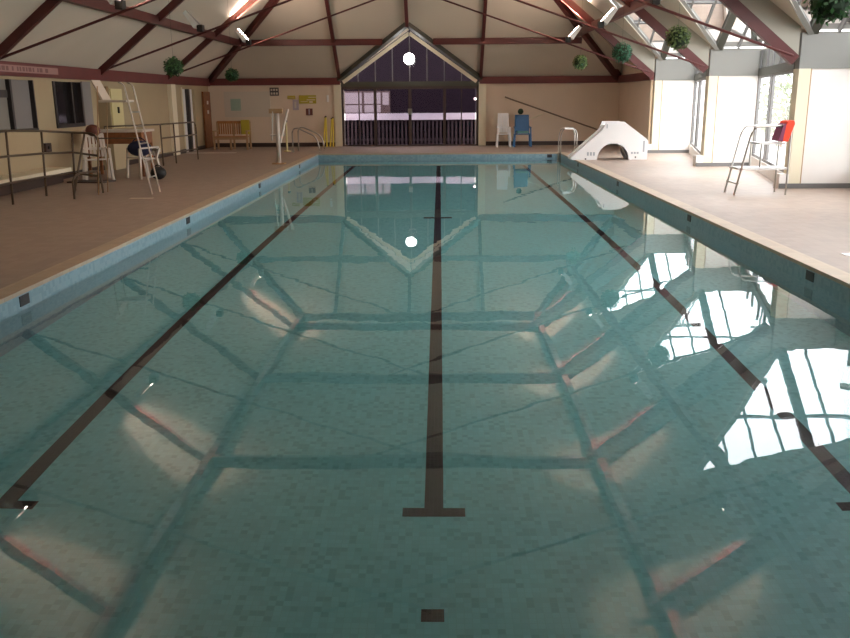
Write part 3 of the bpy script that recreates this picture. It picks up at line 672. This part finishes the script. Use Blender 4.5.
for i in range(4):
    a = (626+i*5.6, 129+i*7.2); p = P3(a, Yn+.07); obj('step', box(NB(), p.x-.09, p.x+.09, Yn+.07, Yn+Yw, p.z-.03, p.z), M['white'], o)
b = NB(); 
for k in range(14):
    a, c2 = arcp[k], arcp[k+1]; p, q = P3(a, Yn+.07), P3(c2, Yn+.07); p2, q2 = P3(a, Yn+Yw), P3(c2, Yn+Yw)
    b.faces.new([b.verts.new(v_) for v_ in (p, q, q2, p2)])
obj('arch_lining', b, M['greyframe'], o)
def mark(x0, x1, y0, y1, m, nm): 
    p, q = P3((x0,y1), Yn), P3((x1,y0), Yn); obj(nm, box(NB(), p.x, q.x, Yn-.004, Yn+.001, p.z, q.z), m, o)
mark(643.5, 645.2, 140.5, 151.5, M['greyink'], 'hand_slot'); mark(606.8, 607.8, 124, 128, M['greyink'], 'hand_slot')
for x0 in (588.5, 591.5, 594.5): mark(x0, x0+1.8, 151.5, 155, M['greyink'], 'printed_symbol')
for x0 in (632, 634.8, 637.6): mark(x0, x0+1.9, 151.5, 153.5, M['greyink'], 'printed_symbol')
mark(586.5, 588, 157.6, 159, M['black'], 'bolt'); mark(636, 637.2, 156, 157.6, M['black'], 'bolt')

# ------------------------------------------------------------------ low lifeguard chair on the right
o = thing('lifeguard_chair', 'white tubular lifeguard chair with ladder on the right deck, red towel on it', 'chair', (5.6, 15.3, 0))
for y in (15.0, 15.5):
    pts = [(5.1,y,0),(5.3,y,.98)]+arc((5.3,y,.98),(5.34,y,1.14),(5.44,y,1.15),4)+[(5.98,y,1.17)]
    obj('ladder_rail', tube(NB(), pts, .017), M['whitep'] if y > 15.2 else M['steel'], o, smooth=True)
    obj('rear_leg', tube(NB(), [(5.98,y,0),(5.98,y,1.22)], .016), M['steel'], o)
    obj('seat_post', tube(NB(), [(5.5,y,.47),(5.5,y,.86)], .016), M['steel'], o)
for z in (.2, .44): x = 5.1+.2*z/.98; obj('rung', box(NB(), x-.03, x+.03, 15.0, 15.5, z-.012, z+.012), M['steel'], o)
obj('footboard', box(NB(), 5.14, 5.98, 15.0, 15.5, .43, .46), M['whitep'], o); obj('seat', box(NB(), 5.46, 5.9, 15.0, 15.5, .85, .88), M['whitep'], o)
obj('backrest', box(NB(), 5.97, 6.0, 15.02, 15.48, .95, 1.2), M['whitep'], o)
o = thing('towel', 'bright red towel hung over the right lifeguard chair back', 'towel', (5.9, 15.2, .9))
obj('towel_cloth', prism(NB(), [(5.83,14.96,.9),(5.93,14.96,.9),(6.02,14.96,1.2),(6.0,14.96,1.25),(5.9,14.96,1.24),(5.86,14.96,1.15)], (0,.34,0)), M['red'], o, bevel=.01); obj('folded_edge', prism(NB(), [(5.76,14.95,.92),(5.83,14.95,.9),(5.87,14.95,1.2),(5.82,14.95,1.16)], (0,.32,0)), M['purple'], o)

# ------------------------------------------------------------------ shrubs outside right hand windows
for i, (x, y, r) in enumerate(((10.3, 24.4, .9), (11.8, 30.5, 1.1), (9.6, 19.4, .7))):
    o = thing('garden_shrub', 'leafy green shrub outside the right hand glazing, %s' % ('middle one','farthest one','nearest one')[i], 'shrub', (x, y, -.05), 'shrubs outside the right windows')
    b = NB(); rng = random.Random(i)
    for _ in range(900):
        n = V(rng.gauss(0,1), rng.gauss(0,1), rng.gauss(0,1)).normalized(); c = V(x,y,r*1.1)+V(n.x*r, n.y*r, n.z*r*1.15)*rng.uniform(.6,1)
        a = V(rng.gauss(0,1),rng.gauss(0,1),rng.gauss(0,1)).normalized(); u = n.cross(a).normalized()
        b.faces.new([b.verts.new(p) for p in (c-a*.1, c+u*.045, c+a*.1, c-u*.045)])
    obj('foliage', b, M['green2'], o); obj('trunk', tube(NB(), [(x,y,-.05),(x,y,r)], .05), M['wood'], o)

# ------------------------------------------------------------------ light: overcast daylight
wd = bpy.data.worlds.new('sky'); S.world = wd; wd.use_nodes = True; nt = wd.node_tree
bg = nt.nodes['Background']; bg.inputs['Strength'].default_value = 10.8
tc = nt.nodes.new('ShaderNodeTexCoord'); sp = nt.nodes.new('ShaderNodeSeparateXYZ'); rp = nt.nodes.new('ShaderNodeValToRGB')
nt.links.new(tc.outputs['Generated'], sp.inputs[0]); nt.links.new(sp.outputs['Z'], rp.inputs['Fac'])
rp.color_ramp.elements[0].color = (.42,.43,.44,1); rp.color_ramp.elements[0].position = 0
rp.color_ramp.elements[1].color = (.94,.97,1,1); rp.color_ramp.elements[1].position = .6
nt.links.new(rp.outputs['Color'], bg.inputs['Color'])
def portal(name, c, xdir, ydir, sx_, sy_):
    """sky portal lying in an opening; shines along -z of the lamp"""
    l = bpy.data.lights.new(name, 'AREA'); l.shape = 'RECTANGLE'; l.size = sx_; l.size_y = sy_; l.cycles.is_portal = True
    o = bpy.data.objects.new(name, l); COL.objects.link(o)
    X = Vector(xdir).normalized(); Y = Vector(ydir).normalized(); Z = X.cross(Y)
    o.matrix_world = Matrix(((X.x,Y.x,Z.x,c[0]),(X.y,Y.y,Z.y,c[1]),(X.z,Y.z,Z.z,c[2]),(0,0,0,1)))
for yk in PIERS:
    P0 = V(XO,yk,0); P1 = V(XR,yk-5.06,0); d = P1-P0; c = (P0+P1)/2
    # inside is toward -x : lamp -z = inward, so z = outward
    portal('portal_side', (c.x+.12,c.y+.03,2.2), -d.normalized(), (0,0,1), d.length, 4.0)
    cc = V((XA+XO)/2, yk-TD, ZA+.12)
    portal('portal_roof', cc, (1,0,0), (0,1,0), XO-XA+.2, TD*2)

# ------------------------------------------------------------------ camera
cam = bpy.data.cameras.new('camera'); co = bpy.data.objects.new('camera', cam); COL.objects.link(co); S.camera = co
cam.sensor_width = 36; cam.lens = 862/850*36; cam.clip_end = 300; cam.clip_start = .05
th, ya, ro = math.radians(14.35), math.radians(-1.05), math.radians(.4)
fw = V(math.sin(ya)*math.cos(th), math.cos(ya)*math.cos(th), -math.sin(th)); rt = V(math.cos(ya), -math.sin(ya), 0); up = rt.cross(fw)
c, s = math.cos(ro), math.sin(ro); rt2 = rt*c-up*s; up2 = up*c+rt*s; bk = -fw
co.matrix_world = Matrix(((rt2.x,up2.x,bk.x,.04),(rt2.y,up2.y,bk.y,0),(rt2.z,up2.z,bk.z,1.65),(0,0,0,1)))

S.view_settings.view_transform = 'Standard'; S.view_settings.look = 'None'; S.view_settings.gamma = 1
S.view_settings.use_curve_mapping = False; S.view_settings.exposure = 0.0
cy = S.cycles
cy.max_bounces = 14; cy.diffuse_bounces = 6; cy.glossy_bounces = 6; cy.transmission_bounces = 10; cy.transparent_max_bounces = 16
cy.caustics_reflective = True; cy.caustics_refractive = True; cy.blur_glossy = .3; cy.sample_clamp_indirect = 8
cy.use_denoising = True
